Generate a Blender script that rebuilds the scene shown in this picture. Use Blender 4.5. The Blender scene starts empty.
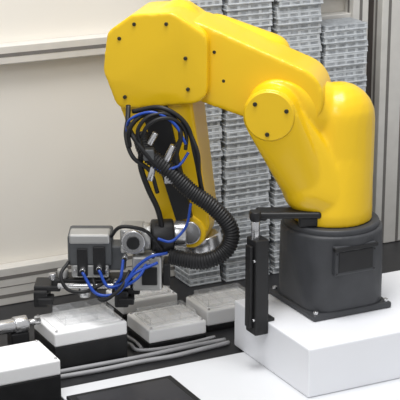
import bpy, bmesh, math, random
from mathutils import Vector, Matrix
random.seed(4)
S=bpy.context.scene
S.view_settings.view_transform='Standard'

# ---------------------------------------------------------------- materials
def mat(name,col,rough=.5,metal=0,noise=.06,scale=30,bump=0,trans=0,alpha=1,coat=0,ior=1.45,emit=0):
    m=bpy.data.materials.new(name); m.use_nodes=True
    nt=m.node_tree; b=nt.nodes['Principled BSDF']
    tc=nt.nodes.new('ShaderNodeTexCoord'); n=nt.nodes.new('ShaderNodeTexNoise')
    n.inputs['Scale'].default_value=scale; n.inputs['Detail'].default_value=4
    nt.links.new(tc.outputs['Object'],n.inputs['Vector'])
    r=nt.nodes.new('ShaderNodeValToRGB')
    c0=[max(0,c*(1-noise)) for c in col]; c1=[min(1,c*(1+noise)) for c in col]
    r.color_ramp.elements[0].color=(*c0,1); r.color_ramp.elements[1].color=(*c1,1)
    r.color_ramp.elements[0].position=.3; r.color_ramp.elements[1].position=.7
    nt.links.new(n.outputs['Fac'],r.inputs['Fac']); nt.links.new(r.outputs['Color'],b.inputs['Base Color'])
    b.inputs['Roughness'].default_value=rough; b.inputs['Metallic'].default_value=metal
    b.inputs['Transmission Weight'].default_value=trans; b.inputs['Alpha'].default_value=alpha
    b.inputs['Coat Weight'].default_value=coat; b.inputs['IOR'].default_value=ior
    if bump:
        bp=nt.nodes.new('ShaderNodeBump'); bp.inputs['Strength'].default_value=bump
        n2=nt.nodes.new('ShaderNodeTexNoise'); n2.inputs['Scale'].default_value=scale*12
        nt.links.new(tc.outputs['Object'],n2.inputs['Vector'])
        nt.links.new(n2.outputs['Fac'],bp.inputs['Height']); nt.links.new(bp.outputs['Normal'],b.inputs['Normal'])
    return m
YEL=mat('yellow_paint',(.80,.51,.008),.33,noise=.03,scale=6,coat=.15)
GRY=mat('charcoal_paint',(.046,.048,.053),.5,noise=.1,bump=.05)
BLK=mat('black_plastic',(.012,.012,.013),.45,noise=.2)
RUB=mat('black_rubber',(.010,.010,.011),.5,noise=.2)
WHT=mat('white_polymer',(.92,.92,.92),.45,noise=.01)
PED=mat('pedestal_white',(.84,.85,.88),.4,noise=.02,scale=5)
ALU=mat('anodised_aluminium',(.50,.50,.49),.4,.6,noise=.05)
ALW=mat('profile_aluminium',(.68,.66,.62),.5,.25,noise=.04)
SLT=mat('profile_slot',(.16,.15,.14),.7)
STL=mat('machined_steel',(.62,.62,.63),.25,.9,noise=.05)
DST=mat('motor_grey',(.10,.105,.11),.45,.3,noise=.1)
PAN=mat('cream_panel',(.76,.725,.66),.6,noise=.03,scale=2)
BLU=mat('blue_tubing',(.012,.06,.36),.35,noise=.1)
GCB=mat('grey_cable',(.36,.36,.37),.5)
PLT=mat('clear_polystyrene',(.97,.98,.99),.08,noise=.01,alpha=.16)
STK=mat('stacked_polystyrene',(.58,.61,.635),.22,noise=.15,scale=60,trans=.15)
STD=mat('stack_dark_gaps_bands',(.33,.35,.37),.4,noise=.3,scale=90)  # dark gaps between stacked plates put into the colour, plus random darker bands
TBL=mat('black_table',(.022,.022,.024),.45,noise=.2,bump=.05)
WTP=mat('white_base_sheet',(.76,.77,.79),.4,noise=.02,scale=4)
FLR=mat('floor_grey',(.25,.25,.26),.6)
BOL=mat('dark_bolt',(.05,.045,.03),.35,.6)
PNL=mat('dark_touch_surface',(.035,.035,.04),.3,noise=.1)
BRN=mat('dark_gap_and_panel',(.06,.05,.045),.6)  # paints the dark gap between uprights; also colours the dark panel

# ---------------------------------------------------------------- helpers
def empty(name,loc=(0,0,0)):
    e=bpy.data.objects.new(name,None); e.empty_display_size=.05
    S.collection.objects.link(e); e.location=loc; bpy.context.view_layer.update(); return e
def add(name,bm,m,parent=None,smooth=False,M=None):
    if M is not None: bmesh.ops.transform(bm,matrix=M,verts=bm.verts)
    bmesh.ops.recalc_face_normals(bm,faces=bm.faces)
    me=bpy.data.meshes.new(name); bm.to_mesh(me); bm.free()
    o=bpy.data.objects.new(name,me); S.collection.objects.link(o)
    for x in (m if isinstance(m,(list,tuple)) else [m]): me.materials.append(x)
    if smooth:
        for p in me.polygons: p.use_smooth=True
    if parent is not None:
        o.parent=parent; o.matrix_parent_inverse=parent.matrix_world.inverted()
    return o
def bbox(bm,a,b,bev=0,mi=0,seg=2):
    a=Vector(a); b=Vector(b)
    r=bmesh.ops.create_cube(bm,size=1)
    d=b-a; c=(a+b)/2
    for v in r['verts']: v.co=Vector((v.co.x*d.x,v.co.y*d.y,v.co.z*d.z))+c
    fs={f for v in r['verts'] for f in v.link_faces}
    for f in fs: f.material_index=mi
    if bev:
        es=list({e for v in r['verts'] for e in v.link_edges})
        rr=bmesh.ops.bevel(bm,geom=es,offset=bev,segments=seg,affect='EDGES',profile=.5)
        for f in rr['faces']: f.material_index=mi
def bcyl(bm,p0,p1,r0,r1=None,mi=0,n=32,bev=0):
    p0=Vector(p0);p1=Vector(p1); r1=r0 if r1 is None else r1
    ax=(p1-p0); L=ax.length; q=ax.normalized().to_track_quat('Z','Y')
    prof=[(0,r0),(L,r1)]
    if bev: prof=[(0,r0-bev),(bev*.3,r0-bev*.3),(bev,r0),(L-bev,r1),(L-bev*.3,r1-bev*.3),(L,r1-bev)]
    rings=[]
    for z,r in prof:
        rings.append([bm.verts.new(p0+q@Vector((r*math.cos(2*math.pi*i/n),r*math.sin(2*math.pi*i/n),z))) for i in range(n)])
    for a,b in zip(rings,rings[1:]):
        for i in range(n):
            f=bm.faces.new((a[i],a[(i+1)%n],b[(i+1)%n],b[i])); f.material_index=mi; f.smooth=True
    f=bm.faces.new(rings[0][::-1]); f.material_index=mi
    f=bm.faces.new(rings[-1]); f.material_index=mi
def bolt(bm,p,n,r=.005,mi=0,h=.003):
    p=Vector(p); n=Vector(n).normalized()
    bcyl(bm,p-n*h,p+n*h,r,mi=mi,n=12,bev=.0008)
def path(pts,sub=8):
    P=[Vector(p) for p in pts]; P=[2*P[0]-P[1]]+P+[2*P[-1]-P[-2]]; out=[]
    for i in range(1,len(P)-2):
        for k in range(sub):
            t=k/sub; a,b,c,d=P[i-1],P[i],P[i+1],P[i+2]
            out.append(.5*((2*b)+(c-a)*t+(2*a-5*b+4*c-d)*t*t+(3*b-a-3*c+d)*t**3))
    out.append(P[-2]); return out
def btube(bm,pts,r,n=10,mi=0,sub=8,corr=0):
    pp=path(pts,sub)
    if corr:
        res=[];step=corr/4
        cur=pp[0];res.append(cur)
        for q in pp[1:]:
            while (q-cur).length>=step:
                cur=cur+(q-cur).normalized()*step; res.append(cur)
        pp=res
    up=Vector((.13,.31,1)).normalized(); rings=[]
    for i,p in enumerate(pp):
        t=(pp[min(i+1,len(pp)-1)]-pp[max(i-1,0)]).normalized()
        s=t.cross(up)
        if s.length<.05: s=t.cross(Vector((1,0,0)))
        s.normalize(); w=s.cross(t).normalized(); up=w
        rr=r*(1-(.13 if corr and i%4 in(2,3) else 0))
        rings.append([bm.verts.new(p+s*rr*math.cos(2*math.pi*k/n)+w*rr*math.sin(2*math.pi*k/n)) for k in range(n)])
    for a,b in zip(rings,rings[1:]):
        for k in range(n):
            f=bm.faces.new((a[k],a[(k+1)%n],b[(k+1)%n],b[k])); f.material_index=mi; f.smooth=True
    for rg in (rings[0][::-1],rings[-1]):
        f=bm.faces.new(rg); f.material_index=mi
def sph(c,r): return ('s',c,r)
def cy(c,r,a,b): return ('c',c,r,a,b)
def cz(c,r,a,b): return ('z',c,r,a,b)
def cast(name,hulls,m,parent,M,voxel=.004,it=5):
    big=bmesh.new()
    for h in hulls:
        bm=bmesh.new()
        for s in h:
            if s[0]=='s':
                bmesh.ops.create_icosphere(bm,subdivisions=3,radius=s[2],matrix=Matrix.Translation(s[1]))
            elif s[0]=='c':
                for y in (s[3],s[4]):
                    for i in range(36):
                        a=i*math.pi/18; bm.verts.new((s[1][0]+s[2]*math.cos(a),y,s[1][1]+s[2]*math.sin(a)))
            else:
                for z in (s[3],s[4]):
                    for i in range(36):
                        a=i*math.pi/18; bm.verts.new((s[1][0]+s[2]*math.cos(a),s[1][1]+s[2]*math.sin(a),z))
        b2=bmesh.new()
        for v in bm.verts: b2.verts.new(v.co)
        bm.free()
        r=bmesh.ops.convex_hull(b2,input=b2.verts)
        dead=list({g for g in r['geom_interior'] if isinstance(g,bmesh.types.BMVert)})
        bmesh.ops.delete(b2,geom=dead,context='VERTS')
        bmesh.ops.recalc_face_normals(b2,faces=b2.faces)
        me=bpy.data.meshes.new('tmp'); b2.to_mesh(me); b2.free(); big.from_mesh(me); bpy.data.meshes.remove(me)
    o=add(name,big,m,parent,True,M)
    md=o.modifiers.new('fuse','REMESH'); md.mode='VOXEL'; md.voxel_size=voxel; md.use_smooth_shade=True
    s=o.modifiers.new('soften','SMOOTH'); s.factor=.5; s.iterations=it
    return o
RC=Matrix.Rotation(math.radians(-27),4,'Z')      # tool orientation
RA=Matrix.Rotation(math.radians(-39),4,'Z')      # robot waist rotation

# ---------------------------------------------------------------- room / table
bm=bmesh.new(); bbox(bm,(-3,-4,-.84),(3,2,-.80)); add('floor',bm,FLR)
bm=bmesh.new(); bbox(bm,(-1.6,.60,-.80),(1.8,.63,1.7)); add('wall_back',bm,PAN)
tb=empty('work_table')
bm=bmesh.new(); bbox(bm,(-1.5,-.75,-.04),(1.3,.595,0),.003); add('table_top',bm,TBL,tb)
bm=bmesh.new()
for x in(-1.42,1.22):
    for y in(-.68,.53): bbox(bm,(x-.025,y-.025,-.80),(x+.025,y+.025,-.04),.003)
bbox(bm,(-1.42,-.70,-.10),(1.22,-.66,-.04),.003); bbox(bm,(-1.42,.51,-.10),(1.22,.55,-.04),.003)
add('table_legs',bm,ALU,tb)

def profile(bm,a,b,axis):
    bbox(bm,a,b,.002)
    a=Vector(a);b=Vector(b)
    if axis=='x':
        n=max(1,round((b.z-a.z)/.045)); h=(b.z-a.z)/n
        for i in range(n):
            zc=a.z+h*(i+.5); bbox(bm,(a.x+.001,a.y-.0006,zc-.0042),(b.x-.001,a.y+.004,zc+.0042),0,1)
            if i: bbox(bm,(a.x+.001,a.y-.0005,a.z+h*i-.001),(b.x-.001,a.y+.004,a.z+h*i+.001),0,1)
    else:
        n=max(1,round((b.x-a.x)/.045)); h=(b.x-a.x)/n
        for i in range(n):
            xc=a.x+h*(i+.5); bbox(bm,(xc-.0042,a.y-.0006,a.z+.001),(xc+.0042,a.y+.004,b.z-.001),0,1)
        yc=(a.y+b.y)/2; bbox(bm,(a.x-.0006,yc-.0042,a.z+.001),(a.x+.004,yc+.0042,b.z-.001),0,1)
fr=empty('aluminium_enclosure_frame')
bm=bmesh.new(); profile(bm,(-1.5,.565,.001),(.395,.599,.092),'x'); add('bottom_rail',bm,[ALW,SLT],fr)
bm=bmesh.new(); profile(bm,(-1.5,.565,.575),(.395,.599,.617),'x'); add('upper_rail',bm,[ALW,SLT],fr)
bm=bmesh.new(); profile(bm,(.565,.565,.001),(1.2,.599,.092),'x'); add('bottom_rail_extension',bm,[ALW,SLT],fr)
bm=bmesh.new()
profile(bm,(.395,.555,.001),(.44,.599,1.5),'z')
profile(bm,(.475,.545,.001),(.565,.599,1.5),'z')
profile(bm,(-1.30,.555,.001),(-1.255,.599,1.5),'z')
add('uprights',bm,[ALW,SLT],fr)
bm=bmesh.new(); bbox(bm,(.44,.585,.001),(.475,.598,1.5)); add('dark_gap_strip',bm,BRN,fr)  # strip coloured dark to stand in for the shaded gap between uprights
bm=bmesh.new(); bbox(bm,(.24,.57,.66),(.395,.598,1.2)); add('dark_panel',bm,BRN,fr)

# stacks of well plates
st=empty('stacked_well_plates')
def stack(u0,v0,ztop,w=.122,d=.082,jit=.003):
    bm=bmesh.new(); z=.001; p=.0145
    while z+p<ztop:
        ju=random.uniform(-jit,jit); jv=random.uniform(-jit,jit)
        a,b=u0+ju,v0+jv; lid=random.choice((0,0,1))
        bbox(bm,(a,b,z),(a+w,b+d,z+.004),.0008,0,1)
        bbox(bm,(a+.002,b+.002,z+.004),(a+w-.002,b+d-.002,z+.010),0,1)
        bbox(bm,(a+.0012,b+.0012,z+.010),(a+w-.0012,b+d-.0012,z+.0145),.0008,lid,1)
        n=5
        for i in range(n):
            x=a+.001+i*(w-.010)/(n-1); bbox(bm,(x,b+.001,z+.003),(x+.008,b+.0045,z+.0115),0,0)
        for i in range(4):
            y=b+.004+i*(d-.012)/3; bbox(bm,(a+.001,y,z+.003),(a+.0045,y+.006,z+.0115),0,0)
        z+=p
    add('plate_column',bm,[STK,STD],st)
stack(.262,.47,.62); stack(.128,.465,1.05); stack(-.006,.47,1.05); stack(-.10,.478,1.05,w=.086)

# ---------------------------------------------------------------- white sheet, pedestal
bm=bmesh.new(); bbox(bm,(-.622,-.70,.0003),(.6,.055,.004),.001); add('white_base_sheet',bm,WTP)
pd=empty('robot_pedestal')
bm=bmesh.new(); bbox(bm,(-.182,-.22,.0045),(.26,.098,.11),.003); add('pedestal_block',bm,PED,pd)

# ---------------------------------------------------------------- robot
rb=empty('industrial_robot_arm',(0,0,.11))
bm=bmesh.new(); bbox(bm,(-.097,-.097,.1102),(.097,.097,.124),.004)
for x in(-.087,.087):
    for y in(-.087,.087): bolt(bm,(x,y,.126),(0,0,1),.0055,1,.004)
add('mounting_plate',bm,[GRY,STL],rb)
q=.050;r=.042
cast('base_housing',[[cz((x,y),r,.120,.21) for x in(-q,q) for y in(-q,q)]+[cz((0,0),.109,.245,.290)]],GRY,rb,Matrix(),.0035,3)
bm=bmesh.new(); bcyl(bm,(0,0,.284),(0,0,.302),.102,mi=0,n=64,bev=.004)
add('base_collar',bm,GRY,rb)
bm=bmesh.new(); bbox(bm,(-.055,-.108,.208),(.045,-.085,.272),.003)
bbox(bm,(-.047,-.1095,.215),(.037,-.1075,.260),.0008,1)
bbox(bm,(-.058,-.1115,.262),(.048,-.099,.270),.001,1)
for x in(-.051,.041):
    for z in(.213,.256): bolt(bm,(x,-.108,z),(0,-1,0),.002,1,.001)
add('connector_panel',bm,[GRY,BLK,STL],rb)
bm=bmesh.new()
bbox(bm,(-.165,-.085,.322),(-.028,-.04,.337),.006,0,3); bbox(bm,(-.178,-.08,.316),(-.14,-.045,.334),.006,0,3)
bbox(bm,(-.075,-.08,.303),(-.035,-.05,.325),.004)
add('cable_outlet_cover',bm,BLK,rb,M=RC)
# waist / shoulder
cast('waist_turret',[
 [cz((0,0),.086,.302,.325),sph((.012,.01,.42),.072),],
 [sph((.012,.01,.40),.073),sph((.008,.025,.515),.076)],
 [cy((-.118,.545),.056,-.118,-.03),sph((-.045,-.045,.375),.052)],
 [sph((-.045,-.045,.375),.055),sph((.0,-.01,.35),.070),cy((-.10,.52),.05,-.08,-.02)],
 [cy((-.112,.548),.062,-.07,.05),sph((-.03,.015,.525),.068)],
],YEL,rb,RA,.004,5)
cast('upper_arm',[
 [cy((-.085,.568),.070,-.06,.07),cy((-.30,.643),.080,-.055,.07)],
],YEL,rb,RA,.004,8)
cast('arm_motor_cover',[[sph((-.27,.085,.668),.046),sph((-.15,.085,.632),.044),sph((-.2,.03,.62),.05)]],YEL,rb,RA)
cast('elbow_housing',[
 [cy((-.440,.683),.028,-.085,.075),cy((-.403,.710),.028,-.085,.075),cy((-.335,.714),.03,-.085,.075),
  cy((-.290,.68),.035,-.08,.075),cy((-.290,.588),.035,-.08,.075),cy((-.43,.560),.025,-.08,.075),cy((-.451,.62),.025,-.085,.075)],
 [cy((-.37,.70),.035,-.075,.07),sph((-.34,.03,.702),.05)],
],YEL,rb,RA,.0035,5)
bm=bmesh.new(); bcyl(bm,(-.118,-.117,.545),(-.118,-.1215,.545),.053,.051,n=48,bev=.0015)
for a in(140,20,265):
    bolt(bm,(-.118+.038*math.cos(math.radians(a)),-.122,.545+.038*math.sin(math.radians(a))),(0,-1,0),.0045,1)
add('shoulder_cover',bm,[YEL,BOL],rb,M=RA)
bm=bmesh.new()
for x,z in((-.440,.686),(-.408,.717),(-.34,.720),(-.30,.65),(-.295,.585),(-.43,.562)):
    bolt(bm,(x,-.085,z),(0,-1,0),.004,0,.003)
for x,z in((-.245,.66),(-.225,.60)): bolt(bm,(x,-.056,z),(0,-1,0),.0037,0,.003)
add('elbow_bolts',bm,BOL,rb,M=RA)
# forearm
cast('forearm',[
 [cy((-.425,.56),.03,-.06,.06),cy((-.335,.57),.04,-.06,.06),cy((-.345,.30),.022,-.045,.05),cy((-.285,.28),.028,-.045,.05)],
],YEL,rb,RA,.0035,4)
bm=bmesh.new()
vs=[]
for y in(-.052,-.064):
    vs.append([bm.verts.new((x,y,z)) for x,z in((-.402,.535),(-.345,.545),(-.292,.30),(-.326,.29))])
bm.faces.new(vs[0][::-1]);bm.faces.new(vs[1])
for i in range(4): bm.faces.new((vs[0][i],vs[0][(i+1)%4],vs[1][(i+1)%4],vs[1][i]))
add('forearm_channel',bm,BLK,rb,M=RA)
cast('wrist_yoke',[[cy((-.30,.262),.036,-.05,.05),cy((-.33,.29),.03,-.045,.045)]],YEL,rb,RA,.003,3)
bm=bmesh.new()
bcyl(bm,(-.30,-.056,.262),(-.30,.056,.262),.026,n=32,bev=.002)
bcyl(bm,(-.285,0,.240),(-.277,0,.212),.044,.044,mi=0,bev=.003)
add('wrist_joint',bm,STL,rb,M=RA)

# ---------------------------------------------------------------- dress pack
bm=bmesh.new()
Y=-.06
btube(bm,[(-.405,-.02,.485),(-.39,-.05,.455),(-.345,Y,.42),(-.302,Y,.378),(-.250,Y,.338),(-.216,Y,.292),(-.226,Y,.247),(-.275,Y,.221),(-.345,-.04,.226)],.018,14,corr=.006)
add('corrugated_hose',bm,RUB,rb,M=RC)
bm=bmesh.new()
def rp(cx,cz,r,a0,a1,y,n=7,ex=1):
    return [(cx+r*ex*math.cos(math.radians(a0+(a1-a0)*i/(n-1))),y-.01*math.sin(i),cz+r*math.sin(math.radians(a0+(a1-a0)*i/(n-1)))) for i in range(n)]
btube(bm,rp(-.375,.49,.055,200,-10,-.055),.0048)
btube(bm,rp(-.365,.50,.045,210,-60,-.065),.0042)
btube(bm,rp(-.355,.485,.052,170,-20,-.07,ex=.9),.004)
btube(bm,[(-.43,-.02,.53),(-.435,-.04,.49),(-.42,-.06,.45),(-.385,-.06,.42),(-.37,-.05,.37)],.0045)
btube(bm,[(-.43,-.02,.55),(-.428,-.05,.51),(-.40,-.07,.47),(-.375,-.07,.44),(-.33,-.06,.40)],.0055)
btube(bm,[(-.34,-.06,.53),(-.32,-.07,.50),(-.33,-.07,.45),(-.315,-.06,.40),(-.285,-.05,.36)],.0045)
btube(bm,[(-.42,-.03,.54),(-.36,-.06,.555),(-.31,-.06,.52),(-.29,-.06,.45),(-.275,-.05,.36)],.005)
btube(bm,[(-.40,-.05,.47),(-.405,-.05,.43),(-.39,-.05,.38),(-.37,-.04,.33),(-.36,-.03,.28)],.006)
btube(bm,[(-.30,-.06,.50),(-.285,-.07,.46),(-.282,-.06,.41),(-.27,-.05,.35)],.004)
add('black_cables',bm,RUB,rb,M=RC)
bm=bmesh.new()
btube(bm,[(-.435,-.03,.49),(-.425,-.06,.53),(-.38,-.07,.548),(-.335,-.07,.525),(-.31,-.07,.48)],.003)
btube(bm,[(-.39,-.06,.44),(-.36,-.07,.425),(-.325,-.07,.435),(-.305,-.06,.46)],.003)
btube(bm,[(-.30,-.06,.35),(-.31,-.06,.30),(-.34,-.07,.27),(-.37,-.07,.275)],.003)
add('blue_air_lines',bm,BLU,rb,M=RC)
bm=bmesh.new()
bbox(bm,(-.398,-.075,.445),(-.376,-.05,.470),.003,1); bbox(bm,(-.355,-.072,.395),(-.335,-.052,.425),.003)
bcyl(bm,(-.352,-.06,.44),(-.335,-.06,.475),.008,n=16,bev=.001)
bcyl(bm,(-.385,-.06,.40),(-.378,-.06,.43),.007,n=16,bev=.001)
bcyl(bm,(-.385,-.07,.48),(-.372,-.07,.505),.006,n=16,bev=.001)
add('cable_connectors',bm,[STL,DST],rb,M=RC)

# ---------------------------------------------------------------- gripper (tool)
bm=bmesh.new()   # 0 steel 1 black 2 motor grey 3 aluminium
bcyl(bm,(-.31,0,.262),(-.345,0,.262),.03,mi=0,bev=.002)
bcyl(bm,(-.338,-.01,.262),(-.385,-.015,.262),.037,mi=1,bev=.004)
bcyl(bm,(-.385,-.015,.262),(-.402,-.015,.262),.030,mi=3,bev=.003)
bbox(bm,(-.45,-.045,.232),(-.398,.02,.288),.006,3)
bcyl(bm,(-.422,-.04,.262),(-.422,-.058,.262),.026,mi=0,bev=.003)
bcyl(bm,(-.422,-.058,.262),(-.422,-.063,.262),.014,mi=1,bev=.001)
bbox(bm,(-.475,-.03,.19),(-.44,.02,.245),.004,2)
bbox(bm,(-.562,-.045,.205),(-.468,.03,.274),.006,2)
bbox(bm,(-.558,-.048,.255),(-.472,-.0,.2765),.004,3)
bbox(bm,(-.555,-.043,.178),(-.475,.025,.208),.004,3)
bbox(bm,(-.542,-.05,.183),(-.52,-.04,.246),.002,1); bbox(bm,(-.508,-.05,.187),(-.482,-.04,.25),.002,1)
bbox(bm,(-.425,-.05,.150),(-.362,.01,.228),.005,3)
bbox(bm,(-.405,-.055,.165),(-.372,-.045,.205),.002,1)
bbox(bm,(-.360,-.045,.16),(-.345,.01,.21),.003,1)
bcyl(bm,(-.395,-.055,.218),(-.395,-.07,.218),.009,mi=0,n=20,bev=.001)
bbox(bm,(-.60,-.035,.150),(-.36,.015,.172),.004,1)
bcyl(bm,(-.585,-.045,.161),(-.43,-.045,.161),.006,mi=0,n=16,bev=.001)
bcyl(bm,(-.53,-.02,.128),(-.53,-.02,.152),.013,mi=0,n=24,bev=.001)
bcyl(bm,(-.575,-.02,.172),(-.575,-.02,.19),.012,mi=3,n=24,bev=.001)
bcyl(bm,(-.597,-.03,.170),(-.597,-.03,.184),.008,mi=0,n=20,bev=.001)
for x,z in((-.53,.20),(-.495,.205),(-.46,.172),(-.44,.228),(-.38,.235)):
    bcyl(bm,(x,-.045,z),(x,-.066,z),.006,mi=0,n=14,bev=.001); bcyl(bm,(x,-.062,z),(x,-.070,z),.0048,mi=1,n=14,bev=.0008)
bcyl(bm,(-.372,-.03,.228),(-.372,-.03,.243),.008,mi=1,n=16,bev=.001)
bcyl(bm,(-.415,-.03,.226),(-.415,-.03,.236),.006,mi=0,n=16,bev=.001)
for x in(-.625,-.452):
    bbox(bm,(x-.012,-.05,.112),(x+.018,.03,.150),.004,1); bbox(bm,(x-.004,-.055,.120),(x+.03,-.02,.135),.003,1)
bbox(bm,(-.637,-.04,.145),(-.58,.02,.158),.003,1); bbox(bm,(-.47,-.04,.138),(-.41,.02,.152),.003,1)
for x,z in((-.44,.28),(-.41,.24),(-.41,.285),(-.548,.195),(-.48,.195)): bolt(bm,(x,-.046,z),(0,-1,0),.004,0)
g=add('gripper_body',bm,[STL,BLK,DST,ALU],rb,M=RC)
bm=bmesh.new()
btube(bm,[(-.495,-.068,.205),(-.475,-.08,.172),(-.44,-.08,.182),(-.415,-.07,.212),(-.385,-.07,.235),(-.35,-.06,.24)],.0034)
btube(bm,[(-.53,-.068,.20),(-.50,-.085,.158),(-.455,-.085,.16),(-.42,-.08,.20),(-.37,-.07,.222)],.0034)
btube(bm,[(-.46,-.068,.172),(-.448,-.085,.195),(-.443,-.068,.228)],.0032)
btube(bm,[(-.395,-.07,.218),(-.41,-.085,.195),(-.44,-.08,.172),(-.46,-.065,.160)],.0032)
add('gripper_air_lines',bm,BLU,rb,M=RC)
bm=bmesh.new()
btube(bm,[(-.47,-.04,.27),(-.45,-.07,.30),(-.42,-.07,.30),(-.39,-.06,.285),(-.36,-.05,.24)],.004)
btube(bm,[(-.51,-.05,.18),(-.49,-.09,.145),(-.45,-.09,.17),(-.43,-.06,.2)],.004)
btube(bm,[(-.56,-.045,.215),(-.575,-.07,.195),(-.56,-.08,.165),(-.52,-.075,.16),(-.47,-.07,.185)],.0038)
add('gripper_cables',bm,RUB,rb,M=RC)

# ---------------------------------------------------------------- fixtures on table
def fixture(name,u0,u1,v0,v1,zt,zb,basein=.0):
    e=empty(name)
    bm=bmesh.new(); bbox(bm,(u0+basein,v0+basein,.0005),(u1-basein,v1-basein,zb),.002); add('black_base',bm,BLK,e)
    bm=bmesh.new(); bbox(bm,(u0,v0,zb),(u1,v1,zt),.004,0,3)
    bbox(bm,(u0+.012,v0+.012,zt-.001),(u1-.012,v1-.012,zt+.003),.001)
    for x in(u0+.008,u1-.008):
        for y in(v0+.008,v1-.008): bolt(bm,(x,y,zt+.001),(0,0,1),.003,1,.002)
    add('white_nest',bm,[WHT,STL],e)
    return e
def wellplate(name,u,v,z,w=.118,d=.080,h=.015,nx=4,ny=3):
    e=empty(name); bm=bmesh.new()
    t=.003
    a0,a1,b0,b1=u+.003,u+w-.003,v+.003,v+d-.003
    # skirt rim
    bbox(bm,(u,v,z),(u+w,v+.003,z+.004)); bbox(bm,(u,v+d-.003,z),(u+w,v+d,z+.004))
    bbox(bm,(u,v+.003,z),(u+.003,v+d-.003,z+.004)); bbox(bm,(u+w-.003,v+.003,z),(u+w,v+d-.003,z+.004))
    # walls
    bbox(bm,(a0,b0,z),(a1,b0+t,z+h)); bbox(bm,(a0,b1-t,z),(a1,b1,z+h))
    bbox(bm,(a0,b0+t,z),(a0+t,b1-t,z+h)); bbox(bm,(a1-t,b0+t,z),(a1,b1-t,z+h))
    for i in range(1,nx):
        x=a0+i*(a1-a0)/nx; bbox(bm,(x-.0015,b0+t,z),(x+.0015,b1-t,z+h-.001))
    for i in range(1,ny):
        y=b0+i*(b1-b0)/ny; bbox(bm,(a0+t,y-.0015,z),(a1-t,y+.0015,z+h-.002))
    add('plate_shell',bm,PLT,e)
fixture('plate_nest_fixture',-.585,-.418,.141,.262,.088,.057)
wellplate('clear_well_plate',-.552,.165,.0912,h=.020,nx=3,ny=2)
fixture('plate_nest_fixture.001',-.80,-.627,.004,.125,.090,.057)
fixture('plate_nest_fixture.002',-.355,-.215,.165,.285,.045,.014)
wellplate('clear_well_plate.001',-.344,.185,.0482,nx=3,ny=2)
fixture('plate_nest_fixture.003',-.195,-.055,.20,.31,.050,.014)
wellplate('clear_well_plate.002',-.185,.216,.0532,nx=3,ny=2)
fixture('plate_nest_fixture.004',-.33,-.19,.36,.46,.04,.010)
wellplate('clear_well_plate.003',-.32,.37,.0432,nx=3,ny=2)
pc=empty('pneumatic_cylinder'); bm=bmesh.new()
bcyl(bm,(-.80,.21,.095),(-.63,.21,.095),.015,mi=0,bev=.002); bcyl(bm,(-.65,.21,.095),(-.62,.21,.095),.018,mi=0,bev=.002)
bcyl(bm,(-.62,.21,.095),(-.590,.21,.095),.007,mi=0,n=16); bbox(bm,(-.66,.195,.0005),(-.62,.225,.08),.002,1)
bbox(bm,(-.79,.195,.0005),(-.75,.225,.08),.002,1)
add('cylinder_body',bm,[STL,BLK],pc)
# sensor post fixed to the pedestal's side face
sp=empty('sensor_post'); bm=bmesh.new()
bbox(bm,(-.214,-.055,.085),(-.1825,-.012,.294),.003,0)
bbox(bm,(-.190,-.05,.1105),(-.165,-.016,.117),.001,0)
bbox(bm,(-.19,-.05,.1105),(-.180,-.016,.16),.001,0)
bbox(bm,(-.222,-.045,.10),(-.214,-.022,.28),.002,0)
bcyl(bm,(-.205,-.035,.29),(-.205,-.035,.332),.009,mi=1,n=20,bev=.001); bcyl(bm,(-.205,-.035,.332),(-.205,-.035,.352),.011,mi=0,n=20,bev=.002)
bolt(bm,(-.2145,-.05,.12),(-1,0,0),.003,1); bolt(bm,(-.2145,-.05,.25),(-1,0,0),.003,1)
add('post_body',bm,[BLK,STL],sp)
dp=empty('dark_glass_tray'); bm=bmesh.new()
bbox(bm,(-.62,-.40,.0045),(-.385,-.002,.012),.002,0); bbox(bm,(-.605,-.385,.011),(-.40,-.017,.0135),.001,1)
add('tray_panel',bm,[BLK,PNL],dp)
bm=bmesh.new()
btube(bm,[(-.60,.130,.0065),(-.5,.128,.0065),(-.405,.126,.0065),(-.34,.128,.0065),(-.27,.131,.0065),(-.187,.130,.0065)],.005)
btube(bm,[(-.60,.105,.0065),(-.5,.100,.0065),(-.40,.102,.0065),(-.33,.098,.0065),(-.26,.105,.0065),(-.187,.112,.0065)],.005)
add('table_cables',bm,GCB)
bm=bmesh.new()
btube(bm,[(-.39,.30,.0065),(-.40,.24,.0065),(-.385,.20,.0065),(-.385,.165,.0065),(-.345,.149,.0065),(-.27,.147,.0065),(-.2,.155,.0065)],.004)
btube(bm,[(-.375,.31,.0065),(-.372,.25,.0065),(-.368,.21,.0065),(-.372,.17,.0065)],.0035)
add('table_cables.001',bm,GCB)

# ---------------------------------------------------------------- light / camera
w=bpy.data.worlds.new('room_light'); S.world=w; w.use_nodes=True
w.node_tree.nodes['Background'].inputs[0].default_value=(.98,.985,1,1); w.node_tree.nodes['Background'].inputs[1].default_value=.60
def area(name,loc,tgt,size,power,col=(1,1,1)):
    l=bpy.data.lights.new(name,'AREA'); l.size=size; l.energy=power; l.color=col
    o=bpy.data.objects.new(name,l); S.collection.objects.link(o); o.location=loc
    o.rotation_euler=(Vector(tgt)-Vector(loc)).to_track_quat('-Z','Y').to_euler()
area('ceiling_light',(-.3,-.2,2.2),(-.1,.1,.2),.8,33)
area('ceiling_light.001',(-1.8,-1.4,2.2),(-.1,.2,.3),.9,17)
cam=bpy.data.cameras.new('camera'); co=bpy.data.objects.new('camera',cam); S.collection.objects.link(co)
cam.sensor_width=36; cam.lens=142; cam.clip_end=50
co.location=(-1.709,-2.735,1.321); co.rotation_euler=(math.radians(73),0,math.radians(-27))
S.camera=co
